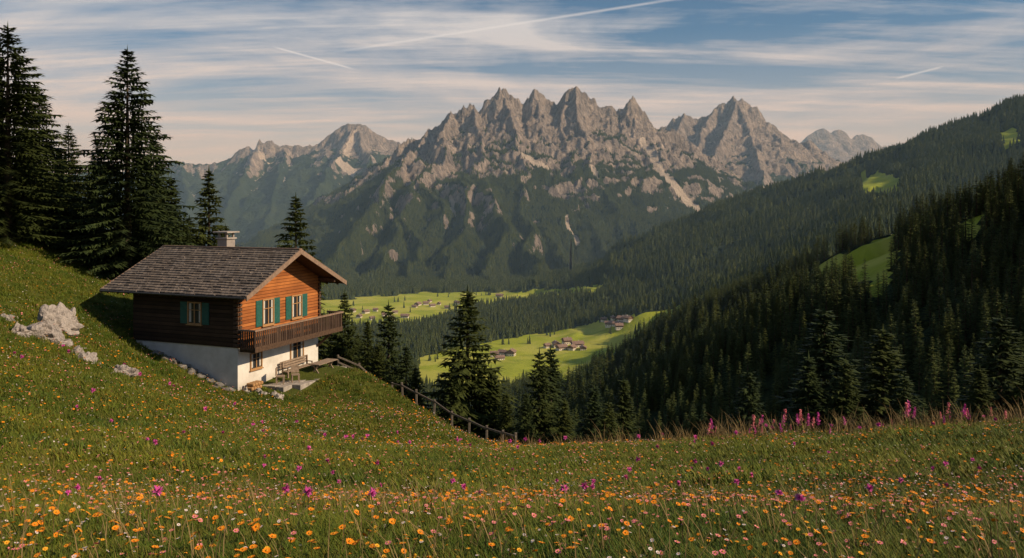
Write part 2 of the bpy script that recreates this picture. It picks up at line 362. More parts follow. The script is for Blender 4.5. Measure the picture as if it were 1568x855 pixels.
# ------------------------------------------------------------ spruce trees
def foliage(name,a,b):
    m=M(name,.75,.15);p=m.pos();n=m.noise(p,1.3,4,.6);r=m.rnd()
    c=m.ramp(n,[(.3,a),(.7,b)]);c=m.mix(m.math('MULTIPLY',r,.6),c,tuple(x*y for x,y in zip(b,(1.4,1.15,.7))))
    m.col(c);return m.m
fol=foliage('spruce_needles',(.012,.024,.010),(.045,.064,.018))
folF=foliage('forest_needles',(.022,.045,.020),(.075,.10,.030))
bark=simple('spruce_bark',(.05,.035,.025),(.11,.08,.06),3,.95,.05)
def spruce(name,h,r,seed,step=.30,tw=.16,nbr=7,full=True,seg=.26):
    R=random.Random(seed);V=[];Fc=[];mi=[]
    def tri(a,b,c,k=1):
        i=len(V);V.extend((a,b,c));Fc.append((i,i+1,i+2));mi.append(k)
    n=7
    for k in range(2):
        rr=(.022*h*.9,.01)[k];zz=(-1.,h*.99)[k]
        for i in range(n):
            V.append((rr*math.cos(6.283*i/n),rr*math.sin(6.283*i/n),zz))
    for i in range(n):Fc.append((i,(i+1)%n,n+(i+1)%n,n+i));mi.append(0)
    z=h*.05
    while z<h*.985:
        t=z/h
        L0=r*((1-t)**.82)*(1.0 if t>.15 else .8+t*1.3)+.08
        nb=max(4,int(nbr*(.6+.6*(1-t))))
        a0=R.random()*6.28
        for b in range(nb):
            az=a0+6.283*b/nb+R.uniform(-.35,.35);Lb=L0*R.choice((.55,.8,.95,1.,1.05,1.25))*R.uniform(.85,1.1)
            dr=R.uniform(.22,.5)*(1-t*.9)-.25*t;ca,sa=math.cos(az),math.sin(az)
            ns=max(2,int(Lb/seg));zb=z+R.uniform(-step,step)*.5
            def pt(s):
                return Lb*s, zb-dr*Lb*s+.28*dr*Lb*s*s*1.2
            for k in range(ns+1):
                s=(k+.4)/(ns+1)
                if s<.12:continue
                d,zz=pt(s);l=(.28+.42*(1-s))*min(1.,Lb*.6)+.14;l*=R.uniform(.75,1.25)
                for sd in (-1,1):
                    an=az+sd*R.uniform(.45,1.0);dx,dy=math.cos(an)*l,math.sin(an)*l;dz=-l*R.uniform(.15,.55)
                    px_,py_=ca*d,sa*d;w=tw*R.uniform(.8,1.4)
                    ex,ey=ca*w,sa*w
                    tri((px_-ex,py_-ey,zz),(px_+ex,py_+ey,zz-.03),(px_+dx,py_+dy,zz+dz))
                if full and R.random()<.8:
                    px_,py_=ca*d,sa*d;w=tw*.9;tri((px_-ca*w,py_-sa*w,zz),(px_+ca*w,py_+sa*w,zz),(px_+R.uniform(-.1,.1),py_+R.uniform(-.1,.1),zz-l*R.uniform(.4,.8)))
            d,zz=pt(1.);d2=d+.22;tri((ca*d*.85-sa*tw,sa*d*.85+ca*tw,zz),(ca*d*.85+sa*tw,sa*d*.85-ca*tw,zz),(ca*d2,sa*d2,zz+.02))
        z+=step*R.uniform(.7,1.3)*(1.1-.45*t)
    for i in range(3):
        a=i*2.1;tri((.06*math.cos(a),.06*math.sin(a),h*.97),(.06*math.cos(a+2),.06*math.sin(a+2),h*.97),(0,0,h*1.015))
    return make_mesh(name,V,Fc,[bark,fol],fm=mi)
big=[spruce('spruce_big_%d'%i,16,(4.6,4.2,3.7)[i],100+i,.25,.13,9) for i in range(3)]
med=[spruce('spruce_slim_%d'%i,12,(2.5,2.8,2.1)[i],200+i,.22,.12,9) for i in range(3)]
tk=[0]
def tree(px,py,Y,kind='m',w=1.,v=None):
    X=(px-CX)/F*Y;g=z1(X,Y)-.2;top=(HZ-py)/F*Y;h=top-g
    lst,h0=(big,16) if kind=='b' else (med,12)
    me=lst[tk[0]%3 if v is None else v];tk[0]+=1
    add_obj('spruce_tree',me,loc=(X,Y,g),rz=random.uniform(0,6),sc=(h/h0*w,h/h0*w,h/h0))
    return h
for a in [(12,36,58,'b',1.2,0),(-45,10,62,'b',1.1),(195,73,61,'b',1.1,1),(60,135,64,'b',1.1),(105,190,68,'b',1.),(150,215,70,'b',1.05),(235,205,74,'b',.9),(262,270,72,'m',1.2),(90,230,66,'b',1.),(40,200,66,'b',1.),(140,290,66,'m',1.4),(175,300,66,'m',1.3),(215,300,68,'m',1.4),(-70,90,64,'b',1),(5,230,68,'b',1.),(-20,180,66,'b',1),(290,330,76,'m',1.3),(240,290,66,'b',.9),(70,330,62,'b',1.),(20,320,62,'b',1.),(120,345,62,'b',1.),(165,370,61,'b',1.),
  (320,255,78,'m',1.0,0),(453,297,66,'m',1.05,1),(345,345,80,'m',1.1),(265,330,68,'m',1.3),(285,345,70,'m',1.2),
  (528,445,64,'m',1.1),(505,475,70,'m',1.1),(563,490,62,'m',1.1),(595,462,66,'m',1.05),(622,528,62,'m',1.1),(548,510,68,'m',1.1),(637,560,60,'m',1.1),(580,525,62,'m',1.1),
  (716,440,58,'m',1.2,1),(692,560,56,'m',1.1),(752,560,58,'m',1.1),(775,600,54,'m',1.1),(826,535,52,'m',1.0,0),(843,530,55,'m',1.0),(805,600,50,'m',1.),(865,610,50,'m',1),
  (910,590,48,'m',1.1),(955,578,50,'m',1.05),(932,612,46,'m',1.1),(1147,565,46,'m',1.05),(1262,470,52,'m',1.25,1),(1238,540,50,'m',1.1),(1295,550,48,'m',1.1),(1352,500,50,'m',1.2,1),(1385,570,46,'m',1.1),(1532,480,48,'m',1.25,1),(1500,560,46,'m',1.1),(1580,540,46,'m',1.1),(1640,470,50,'m',1.1)]:
    tree(*a)
fmed=[spruce('forest_spruce_%d'%i,20,(3.6,4.1,3.2)[i],300+i,1.0,.55,7,False,.9) for i in range(3)]
for me in fmed:me.materials[1]=folF
def cone_tree(name,seed,h=20,r=3.6,lay=6,n=7):
    R=random.Random(seed);V=[];Fc=[]
    for l in range(lay):
        t=l/lay;z0=h*(.02+.9*t);rr=r*(1-t)**.85;z1_=min(h,z0+h*.3)
        c=len(V);V.append((R.uniform(-.2,.2),R.uniform(-.2,.2),z1_));k=n*2;a0=R.random()*6
        for i in range(k):
            q=rr*(1.15 if i%2==0 else .6)*R.uniform(.8,1.2);a=a0+6.283*i/k;V.append((q*math.cos(a),q*math.sin(a),z0+R.uniform(-.5,.5)+(1. if i%2 else 0)))
        for i in range(k):Fc.append((c,c+1+i,c+1+(i+1)%k))
    return make_mesh(name,V,Fc,[folF])
fcone=[cone_tree('distant_spruce_%d'%i,i,20,(3.4,4.0,3.1)[i]) for i in range(3)]
def forest(name,G,H,allow,n,meshes,smin,smax,region=None):
    x=rng.uniform(G.x[0],G.x[-1],n);y=rng.uniform(G.y[0],G.y[-1],n);z=G.bil(H,x,y);k=allow(x,y,z)
    x,y,z=x[k],y[k],z[k];nn=len(x)
    pts=np.stack([x,y,z-.6],1);sc=rng.uniform(smin,smax,nn)*(1+.25*fbm(x/70,y/70,2,3))
    print(name,nn)
    scatter(name,pts,sc,rng.uniform(0,6.28,nn),[proto(me.name,me) for me in meshes])
meadf=mead.astype(float)
def infan(x,y,m=.12): return (np.abs(x/np.maximum(y,1))<.6426+m)
def zone(x,y): return (y<900)&(x>-60)
forest('forest_hillside',G5,H5,lambda x,y,z:zone(x,y)&infan(x,y,.25)&(G5.bil(meadf,x,y)<.4),200000,fmed,.45,1.1)
forest('valley_forest',G5,H5,lambda x,y,z:(~zone(x,y))&infan(x,y)&(G5.bil(meadf,x,y)<.4)&((x/np.maximum(y,1)>-.3)),150000,fcone,.5,1.1)
forest('meadow_copses',G5,H5,lambda x,y,z:infan(x,y)&(y>900)&(G5.bil(meadf,x,y)>.6)&(fbm(x/45,y/45,3,55)>.42),60000,fcone,.4,.8)
forest('mountain_forest',G1,H1,lambda x,y,z:infan(x,y)&(z>-214)&((G1.bil(rock1,x,y)+rng.normal(0,.14,len(x)))<.44)&(G1.bil(scree1,x,y)<.35)&(y<3750),300000,fcone,.4,.85)
# ------------------------------------------------------------ box builder
class B:
    def __init__(s):s.v=[];s.f=[];s.m=[]
    def hexa(s,pts,mi=0):
        i=len(s.v);s.v+=pts
        for q in ((0,3,2,1),(4,5,6,7),(0,1,5,4),(1,2,6,5),(2,3,7,6),(3,0,4,7)):s.f.append(tuple(i+k for k in q));s.m.append(mi)
    def box(s,x0,x1,y0,y1,z0,z1,mi=0):
        s.hexa([(x0,y0,z0),(x1,y0,z0),(x1,y1,z0),(x0,y1,z0),(x0,y0,z1),(x1,y0,z1),(x1,y1,z1),(x0,y1,z1)],mi)
    def beam(s,a,b,w,h,mi=0):
        a=Vector(a);b=Vector(b);d=(b-a).normalized();u=Vector((0,0,1)) if abs(d.z)<.95 else Vector((1,0,0))
        sd=d.cross(u).normalized();up=sd.cross(d).normalized();pts=[]
        for q in (a,b):
            for i,j in ((-1,-1),(1,-1),(1,1),(-1,1)):pts.append(tuple(q+sd*(i*w/2)+up*(j*h/2)))
        s.hexa(pts,mi)
    def obj(s,name,mats,parent=None,bevel=0,**k):
        o=add_obj(name,make_mesh(name,s.v,s.f,mats,fm=s.m),parent,**k)
        import bmesh
        bm=bmesh.new();bm.from_mesh(o.data);bmesh.ops.recalc_face_normals(bm,faces=bm.faces);bm.to_mesh(o.data);bm.free()
        if bevel:
            md=o.modifiers.new('bevel','BEVEL');md.width=bevel;md.segments=1;md.limit_method='ANGLE'
        return o
# ------------------------------------------------------------ chalet
def planks(name,c1,c2,axis='z',w=.18,dark=.35,rough=.7):
    m=M(name,rough,.25);tc=m.node('ShaderNodeTexCoord').outputs['Object'];s=m.node('ShaderNodeSeparateXYZ');m.link(tc,s.inputs[0])
    k={'x':0,'y':1,'z':2}[axis];d=m.math('DIVIDE',s.outputs[k],w);fr=m.math('FRACT',d);fl_=m.math('FLOOR',d)
    wn=m.node('ShaderNodeTexWhiteNoise',noise_dimensions='1D');m.link(fl_,wn.inputs['W'])
    sc=[14,14,14];
    for i in range(3):
        if i!=k:sc[i]=1.5
    mp=m.node('ShaderNodeMapping');mp.inputs['Scale'].default_value=sc;m.link(tc,mp.inputs[0])
    gr=m.noise(mp.outputs[0],2,6,.65);big_=m.noise(tc,.9,4,.6)
    f=m.math('ADD',m.math('MULTIPLY',gr,.7),m.math('MULTIPLY',wn.outputs['Value'],.5),True)
    c=m.mix(m.ramp(f,[(.25,0.),(.85,1.)]),c1,c2);c=m.mix(m.ramp(big_,[(.4,0.),(.7,.45)]),c,tuple(x*.45 for x in c1))
    gap=m.math('MINIMUM',fr,m.math('SUBTRACT',1.,fr));gp=m.ramp(gap,[(.02,0.),(.09,1.)])
    c=m.mix(gp,tuple(x*dark for x in c1),c);m.col(c);m.bump(m.math('ADD',gp,m.math('MULTIPLY',gr,.25)),.8,.025);return m.m
wood_warm=planks('warm_larch_boards',(.27,.08,.022),(.56,.20,.052))  # orange-brown boards of the front gable
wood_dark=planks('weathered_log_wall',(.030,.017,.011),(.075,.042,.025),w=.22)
wood_trim=simple('brown_timber',(.05,.03,.02),(.12,.072,.045),8,.7,.004)
wood_pale=simple('window_frame_wood',(.34,.18,.075),(.46,.27,.12),10,.6,.002)
bal=planks('balcony_boards',(.05,.03,.022),(.13,.082,.056),'y',.13)
m=M('white_lime_plaster',.9,.15);p=m.pos(True);n=m.noise(p,1.2,6,.65);n2=m.noise(p,30,4,.6)
sx=m.node('ShaderNodeSeparateXYZ');m.link(m.node('ShaderNodeTexCoord').outputs['Object'],sx.inputs[0])
c=m.mix(m.ramp(n,[(.35,0.),(.7,1.)]),(.74,.70,.64),(.56,.52,.46))
dd=m.math('ADD',sx.outputs[2],m.math('MULTIPLY',n,1.0));c=m.mix(m.ramp(dd,[(.35,.7),(1.,0.)]),c,(.32,.28,.22));m.col(c);m.bump(m.math('ADD',n2,n),.4,.01);plaster=m.m
m=M('wood_shingle_roof',.85,.2);tco=m.node('ShaderNodeTexCoord').outputs['Object'];br=m.node('ShaderNodeTexBrick')
mpg=m.node('ShaderNodeMapping');mpg.inputs['Scale'].default_value=(1,1,0);m.link(tco,mpg.inputs[0]);m.link(mpg.outputs[0],br.inputs['Vector'])
br.inputs['Scale'].default_value=1;br.inputs['Brick Width'].default_value=.26;br.inputs['Row Height'].default_value=.2312;br.inputs['Mortar Size'].default_value=.014
br.inputs['Color1'].default_value=(.10,.085,.075,1);br.inputs['Color2'].default_value=(.27,.225,.19,1);br.inputs['Mortar'].default_value=(.03,.025,.022,1)
n=m.noise(tco,.8,5,.6);c=m.mix(m.ramp(n,[(.35,0.),(.7,.6)]),br.outputs['Color'],(.17,.13,.10));m.col(c);m.bump(m.math('ADD',m.noise(tco,12,3),m.math('MULTIPLY',br.outputs['Fac'],-1.)),.6,.02);shing=m.m
teal=simple('teal_shutter_paint',(.018,.09,.075),(.03,.13,.105),6,.5,.002,spec=.4)
m=M('window_glass',.08,.5);m.col((.03,.035,.04));glass=m.m
curt=simple('curtain',(.5,.46,.4),(.6,.56,.5),5,.9,.01)
stone=simple('stone',(.24,.21,.18),(.44,.39,.34),4,.9,.03)
metal=simple('dark_metal',(.03,.03,.03),(.06,.055,.05),5,.4,.002,spec=.5)
house=bpy.data.objects.new('alpine_chalet',None);scene.collection.objects.link(house)
house.location=(HX,HY,HZZ);house.rotation_euler=(0,0,HA)
LX,WY=7.3,7.25;Z1=2.36;ZR=7.49;RY=WY/2;EZ=5.24;KR=(ZR-EZ)/(RY+1.)
def roofz(y):return ZR-KR*abs(y-RY)
b=B();b.box(-LX,0,0,WY,-2.5,Z1);b.obj('plaster_walls',[plaster],house)
b=B();e=.06;zt=roofz(0)-.12
b.box(-LX-.05,-.0,-e,.12,Z1+.002,zt,0);b.box(-LX-.05,0,WY-.12,WY+e,Z1+.002,zt,0)
def gable(b,x0,x1,mi):
    i=len(b.v);pr=[(-e,Z1+.002),(WY+e,Z1+.002),(WY+e,roofz(WY+e)-.12),(RY,ZR-.12),(-e,roofz(-e)-.12)]
    for x in (x0,x1):
        for y,z in pr:b.v.append((x,y,z))
    b.f.append(tuple(i+j for j in range(5)));b.m.append(mi);b.f.append(tuple(i+9-j for j in range(5)));b.m.append(mi)
    for j in range(5):
        b.f.append((i+j,i+(j+1)%5,i+5+(j+1)%5,i+5+j));b.m.append(mi)
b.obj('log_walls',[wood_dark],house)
b=B();gable(b,.002,.09,0);b.obj('gable_wall',[wood_warm],house)
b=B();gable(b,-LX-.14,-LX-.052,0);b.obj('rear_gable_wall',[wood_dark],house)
b=B()
for i in range(12):
    z=Z1+.06+i*.24
    if z<zt-.15:
        b.box(-.18,.16,-.16,-.061,z,z+.17);b.box(.091,.2,-.06,.14,z,z+.17);b.box(.091,.2,WY-.14,WY+.06,z,z+.17)
b.obj('corner_log_ends',[wood_trim],house,.015)
b=B();X0,X1=-8.9,1.4;slope_len=RY+1.
for sg in (-1,1):
    def yy_(d):return RY+sg*d
    d1=slope_len
    b.hexa([(X0+.03,yy_(0),ZR-.12),(X1-.03,yy_(0),ZR-.12),(X1-.03,yy_(d1-.03),EZ-.12),(X0+.03,yy_(d1-.03),EZ-.12),(X0+.03,yy_(0),ZR-.02),(X1-.03,yy_(0),ZR-.02),(X1-.03,yy_(d1-.03),EZ-.02),(X0+.03,yy_(d1-.03),EZ-.02)],0)
b.obj('roof_boarding',[wood_trim],house)
b=B();NC=20
for sg in (-1,1):
    for i in range(NC):
        da=slope_len*i/NC-.02;db=slope_len*(i+1)/NC+.03;da=max(da,0)
        xx=X0
        while xx<X1:
            w=min(random.uniform(.3,.7),X1-xx);j=random.uniform(-.03,.03);jj=random.uniform(0,.035)
            za=ZR-KR*da+.0;zb=ZR-KR*(db+j)+.07+jj
            a=RY+sg*da;c_=RY+sg*(db+j)
            b.hexa([(xx,a,za-.015),(xx+w-.008,a,za-.015),(xx+w-.008,c_,zb-.06),(xx,c_,zb-.06),(xx,a,za+.012),(xx+w-.008,a,za+.012),(xx+w-.008,c_,zb),(xx,c_,zb)],0)
            xx+=w
b.obj('roof_shingles',[shing],house)
b=B()
b.box(X0,X1,RY-.13,RY+.13,ZR+.01,ZR+.08)
for sg in (-1,1):
    for x in (X0-.03,X1+.001):
        b.hexa([(x,RY,ZR-.24),(x+.05,RY,ZR-.24),(x+.05,RY+sg*slope_len,EZ-.2),(x,RY+sg*slope_len,EZ-.2),(x,RY,ZR+.05),(x+.05,RY,ZR+.05),(x+.05,RY+sg*slope_len,EZ+.07),(x,RY+sg*slope_len,EZ+.07)])
b.obj('barge_boards',[simple('barge_board_wood',(.18,.12,.085),(.31,.21,.15),6,.75,.004)],house)
b=B()
for yv in (.0,RY,WY):
    z=roofz(yv)-.27;b.box(-8.6,1.25,yv-.09,yv+.09,z-.12,z+.1)
for i in range(13):
    x=X0+.4+i*.78
    for sg in (-1,1):
        b.beam((x,RY+sg*(RY-.1),roofz(.1)-.19),(x,RY+sg*(slope_len-.1),EZ-.13),.09,.12)
b.obj('rafters_and_purlins',[wood_trim],house)
b=B();
for sg in (-1,1):
    y=RY+sg*(slope_len+.05);b.box(X0,X1,y-.06,y+.06,EZ-.1,EZ+.0)
b.obj('gutters',[metal],house,.03)
b=B();cx,cy=-4.5,4.2;b.box(cx-.36,cx+.36,cy-.36,cy+.36,6.6,8.0,0);b.box(cx-.44,cx+.44,cy-.44,cy+.44,8.0,8.1,1)
for i,j in((-1,-1),(1,-1),(1,1),(-1,1)):b.box(cx+i*.28-.06,cx+i*.28+.06,cy+j*.28-.06,cy+j*.28+.06,8.1,8.38,0)
b.box(cx-.55,cx+.55,cy-.55,cy+.55,8.38,8.47,1);b.obj('chimney',[simple('chimney_render',(.22,.19,.17),(.34,.30,.27),3,.9,.01),stone],house,.01)
def window(name,plane,off,c,z,w,h,sh=0,mull=True):
    b=B()
    def bx(a0,a1,z0,z1,d0,d1,mi):
        if plane=='x':b.box(off+d0,off+d1,c+a0,c+a1,z0,z1,mi)
        else:b.box(c+a0,c+a1,off-d1,off-d0,z0,z1,mi)
    z0,z1=z-h/2,z+h/2;fw=.07
    bx(-w/2,w/2,z0,z1,.002,.012,1)
    bx(-w/2+.02,-w*.30,z0+.05,z1-.02,.013,.018,3);bx(w*.34,w/2-.02,z0+.05,z1-.02,.013,.018,3)
    bx(-w/2-fw,-w/2,z0-fw,z1+fw,.001,.07,0);bx(w/2,w/2+fw,z0-fw,z1+fw,.001,.07,0)
    bx(-w/2,w/2,z0-fw,z0,.001,.069,0);bx(-w/2,w/2,z1,z1+fw,.001,.069,0)
    bx(-.03,.03,z0,z1,.02,.06,0);bx(-w/2,-.03,z+h*.14,z+h*.14+.035,.02,.055,0);bx(.03,w/2,z+h*.14,z+h*.14+.035,.02,.055,0)
    bx(-w/2-.12,w/2+.12,z0-fw-.05,z0-fw,.001,.12,0)
    if sh:
        for sg in(-1,1):
            a=sg*(w/2+fw+.03);a2=a+sg*sh;lo,hi=min(a,a2),max(a,a2)
            bx(lo,hi,z0-.05,z1+.05,.01,.05,2)
            for q in range(int((h)/.09)):
                zz=z0+.03+q*.09
                bx(lo+.05,hi-.05,zz,zz+.045,.05,.062,2)
    b.obj(name,[wood_pale,glass,teal,curt],house)
window('upper_window','x',.09,2.35,4.02,.85,1.35,.5)
window('upper_window','x',.09,4.95,4.02,.85,1.25,.5)
window('ground_floor_window','x',0,1.45,1.42,.85,.8)
window('ground_floor_window','x',0,5.1,1.45,1.15,1.3)
window('side_window','y',-.06,-2.9,4.1,.85,1.1,.48)
b=B();bz=2.3;by0,by1=-.1,8.1;bd=1.2
b.box(.21,bd,by0,by1,bz,bz+.09)
for y in (0.1,1.7,3.4,5.1,6.8,8.0):b.box(.1,bd-.05,y-.07,y+.07,bz-.16,bz-.002)
b.box(bd-.02,bd+.05,by0,by1,bz-.12,bz+.16,0)
n=int((by1-by0)/.16)
for i in range(n):
    y=by0+.03+i*.16;b.box(bd-.01,bd+.02,y,y+.10,bz+.16,bz+1.0,1)
for i in range(7):
    x=.22+i*.145
    b.box(x,x+.1,by0-.0,by0+.03,bz+.1,bz+1.0,1);b.box(x,x+.1,by1-.03,by1,bz+.1,bz+1.0,1)
b.box(bd-.06,bd+.08,by0-.04,by1+.04,bz+1.0,bz+1.09,2);b.box(.1,bd-.061,by0-.04,by0+.07,bz+1.0,bz+1.088,2);b.box(.1,bd-.061,by1-.07,by1+.04,bz+1.0,bz+1.088,2)
for y in (by0+.05,2.0,4.1,6.1,by1-.05):b.box(bd-.11,bd-.012,y-.05,y+.05,bz+.09,bz+1.0,0)
b.box(bd-.055,bd-.012,by0,by1,bz+.62,bz+.7,0)
for y in (WY-.1,):b.beam((.02,y,1.3),(bd-.15,y,bz-.15),.12,.12,0)
b.obj('balcony',[wood_trim,bal,bpy.data.materials['barge_board_wood']],house)
b=B();random.seed(3)
for i in range(4):
    for j in range(8):
        x=.05+i*.56;y=1.7+j*.78
        if (i==3 and j in(0,7)):continue
        b.box(x,x+.53+random.uniform(-.03,.01),y,y+.75+random.uniform(-.04,.01),-1.2,.0+random.uniform(-.02,.02))
b.obj('stone_patio',[stone],house,.02)
def rockmesh(name,seed,rx,ry,rz,mat,sub=4,amp=.35):
    import bmesh
    bm=bmesh.new();bmesh.ops.create_icosphere(bm,subdivisions=sub,radius=1);from mathutils import noise as mn
    for v in bm.verts:
        p=v.co.copy();o=Vector((seed*3.1,seed*1.7,0))
        d=1+amp*mn.noise(p*1.2+o)*2+.3*abs(mn.noise(p*2.6+o))*2-.2+.12*mn.noise(p*6+o)
        q=p*d
        for kx in range(7):
            nv=Vector((math.sin(seed+kx*2.1),math.cos(seed*1.3+kx*1.7),.5*math.sin(kx+seed))).normalized();dd=q.dot(nv)
            if dd>.7:q-=nv*(dd-.7)*.9
        v.co=Vector((q.x*rx,q.y*ry,q.z*rz))
    me=bpy.data.meshes.new(name);bm.to_mesh(me);bm.free();me.materials.append(mat);return me
m=M('limestone_boulder',.9,.15);p=m.pos(True);n=m.noise(p,1.6,8,.7);n2=m.noise(p,5,7,.75)
m.col(m.mix(m.ramp(n2,[(.40,0.),(.55,1.)]),m.ramp(n,[(.35,(.16,.135,.12)),(.6,(.44,.39,.35))]),(.56,.49,.44)));m.bump(m.math('ADD',n,n2),1.,.22);lime=m.m
def boulder(px,py,wpx,hpx,seed,name='boulder',dep=.8):
    X,Y,Z=hit(px,py);s=Y/F
    add_obj(name,rockmesh(name,seed,wpx*s/2,wpx*s/2*dep,hpx*s*.7,lime,5),loc=(X,Y,Z+hpx*s*.05),rz=seed)
boulder(84,506,72,42,1);boulder(58,516,80,34,3);boulder(30,514,44,18,5);boulder(104,498,30,26,9);boulder(90,528,46,16,12)
boulder(118,544,26,20,2);boulder(132,556,36,22,4);boulder(186,575,50,18,8);boulder(8,490,26,11,6);boulder(490,664,28,6,7);boulder(440,647,14,5,10);boulder(150,562,20,7,11)
frock=simple('footing_rock',(.10,.095,.085),(.24,.22,.2),5,.9,.03)
for i in range(9):
    x=-.3-i*.62;wx_,wy_=hloc(x,-.45)
    add_obj('footing_stone',rockmesh('footing_stone',20+i,.45,.35,.16,frock,3),loc=(wx_,wy_,z1(wx_,wy_)+.04),rz=i*1.3)
for i in range(5):
    X_,Y_=hloc(.4+.45*i,.3+.25*(i%2)+.1*i);add_obj('patio_edge_stone',rockmesh('patio_edge_stone',40+i,.28,.25,.2,stone,3),loc=(X_,Y_,z1(X_,Y_)+.05))
greyw=simple('weathered_bench_wood',(.20,.145,.10),(.36,.27,.20),9,.8,.003)
def furn(name,x,y,rz,fn):
    e_=bpy.data.objects.new(name,None);scene.collection.objects.link(e_)
    e_.location=(*hloc(x,y),HZZ+.02);e_.rotation_euler=(0,0,HA+rz);fn(e_)
def bench(p,l=2.2):
    b=B()
    for i in range(3):b.box(-.02-i*.14,.1-i*.14,-l/2,l/2,.42,.46)
    b.obj('seat',[greyw],p)
    b=B()
    for i in range(3):b.box(-.42,-.38,-l/2,l/2,.56+i*.15,.67+i*.15)
    b.obj('backrest',[greyw],p)
    for kx,y in enumerate((-l/2+.15,l/2-.15)):
        b=B();b.box(.0,.08,y-.04,y+.04,0,.419);b.box(-.37,-.29,y-.04,y+.04,0,.95);b.box(-.29,.08,y-.03,y+.03,.6,.65);b.box(0.01,.07,y-.03,y+.03,.46,.6);b.obj('leg_%d'%(kx+1),[greyw],p)
def table(p,l=1.9):
    b=B()
    for i in range(5):b.box(-.36+i*.15,-.22+i*.15,-l/2,l/2,.66,.7)
    b.obj('table_top',[greyw],p)
    for kx,y in enumerate((-l/2+.2,l/2-.2)):
        b=B();b.beam((-.3,y,0),(.2,y,.66),.07,.07);b.beam((.3,y,0),(-.2,y,.655),.06,.07);b.obj('leg_%d'%(kx+1),[greyw],p)
def chair(p):
    b=B();b.box(-.22,.22,-.22,.22,.42,.46);b.box(-.24,-.2,-.22,.22,.5,.92)
    for i in(-1,1):
        for j in(-1,1):b.box(i*.19-.025,i*.19+.025,j*.19-.025,j*.19+.025,0,.419)
    b.obj('chair_frame',[greyw],p)
furn('garden_bench',.6,4.6,0,lambda p:bench(p,2.6));furn('garden_table',1.55,5.6,0,table);furn('garden_chair',1.0,2.3,.5,chair);furn('garden_chair',1.5,3.0,-.8,chair)
def pile(p):
    b=B()
    for i in range(4):
        for j in range(2):
            b.beam((0,-.4+i*.22+.1*(j%2),.1+j*.19),(.5,-.4+i*.22+.1*(j%2),.1+j*.19),.19,.18)
    b.obj('logs',[wood_pale],p,.04)
furn('firewood_pile',.25,.75,0,pile)
fw=simple('fence_wood',(.10,.08,.065),(.2,.165,.13),7,.85,.004)
def fence(name,W_,ph=1.05,rails=(.95,)):
    e_=bpy.data.objects.new(name,None);scene.collection.objects.link(e_);b=B();tops=[]
    for i,(x,y) in enumerate(W_):
        z=z1(x,y);j=random.uniform(-.08,.08);b.beam((x,y,z-.3),(x+j,y,z+ph+random.uniform(-.05,.1)),.12,.12)
        tops.append((x+j,y,z))
    b.obj('posts',[fw],e_,.015)
    b=B()
    for a,c in zip(tops[:-1],tops[1:]):
        for r in rails:b.beam((a[0],a[1]-.09,a[2]+r),(c[0],c[1]-.09,c[2]+r-.03),.07,.10)
    b.obj('rails',[fw],e_,.01)
fp=[]
for pxv in (600,617,638,664,692,718,745,768,790):
    t=(pxv-CX)/F;Yf=float(np.interp(t,CT,CY))-.5;fp.append((t*Yf,Yf))
fence('wooden_fence',fp,1.0,(.92,))
fence('wooden_fence',[hloc(.6,8.6),hloc(1.6,9.3),hloc(2.6,10.),hloc(3.6,10.7),hloc(4.6,11.4)],.9,(.8,.45))
# ------------------------------------------------------------ village
def cottage(name,seed):
    R=random.Random(seed);b=B();l,w,h=R.uniform(12,18),R.uniform(9,12),R.uniform(5.5,7.5);rh=w*.28;o=1.4
    b.box(-l/2,l/2,-w/2,w/2,-2,h*.5,0);b.box(-l/2-.1,l/2+.1,-w/2-.1,w/2+.1,h*.5,h,1)
    for sx_ in(-1,1):
        i=len(b.v);x=sx_*(l/2+.1);b.v+=[(x,-w/2,h),(x,w/2,h),(x,0,h+rh)];b.f.append((i,i+1,i+2));b.m.append(1)
    for sg in(-1,1):
        b.hexa([(-l/2-o,0,h+rh),(l/2+o,0,h+rh),(l/2+o,sg*(w/2+o),h-o*.56),(-l/2-o,sg*(w/2+o),h-o*.56),(-l/2-o,0,h+rh+.35),(l/2+o,0,h+rh+.35),(l/2+o,sg*(w/2+o),h-o*.56+.35),(-l/2-o,sg*(w/2+o),h-o*.56+.35)],2)
    for z in(h*.25,h*.72):
        for i in range(4):
            x=-l/2+l*(i+.5)/4
            for sg in(-1,1):
                b.box(x-.6,x+.6,sg*(w/2+.12)-.06,sg*(w/2+.12)+.06,z-.7,z+.7,3)
        for i in range(3):
            y=-w/2+w*(i+.5)/3
            for sg in(-1,1):b.box(sg*(l/2+.12)-.06,sg*(l/2+.12)+.06,y-.6,y+.6,z-.7,z+.7,3)
    b.box(l*.1,l*.1+1,.6,1.6,h,h+rh+1.2,0)
    return b
vm=[simple('village_plaster',(.62,.58,.52),(.75,.7,.64),.3,.9,.01),simple('village_timber',(.14,.09,.06),(.24,.15,.10),.5,.9,.01),simple('village_roof',(.17,.11,.085),(.30,.21,.17),.4,.85,.05),glass]
cms=[]
for s in range(4):
    b=cottage('farmhouse',s);me=make_mesh('farmhouse_%d'%s,b.v,b.f,vm,fm=b.m);cms.append(me)
def vhit(px,py):
    Yv=np.linspace(700,2300,1600);Xv=(px-CX)/F*Yv;Zv=(HZ-py)/F*Yv;d=Zv-G5.bil(H5,Xv,Yv);i=int(np.argmax(d<0));return Xv[i],Yv[i],float(G5.bil(H5,Xv[i:i+1],Yv[i:i+1])[0])
random.seed(5)
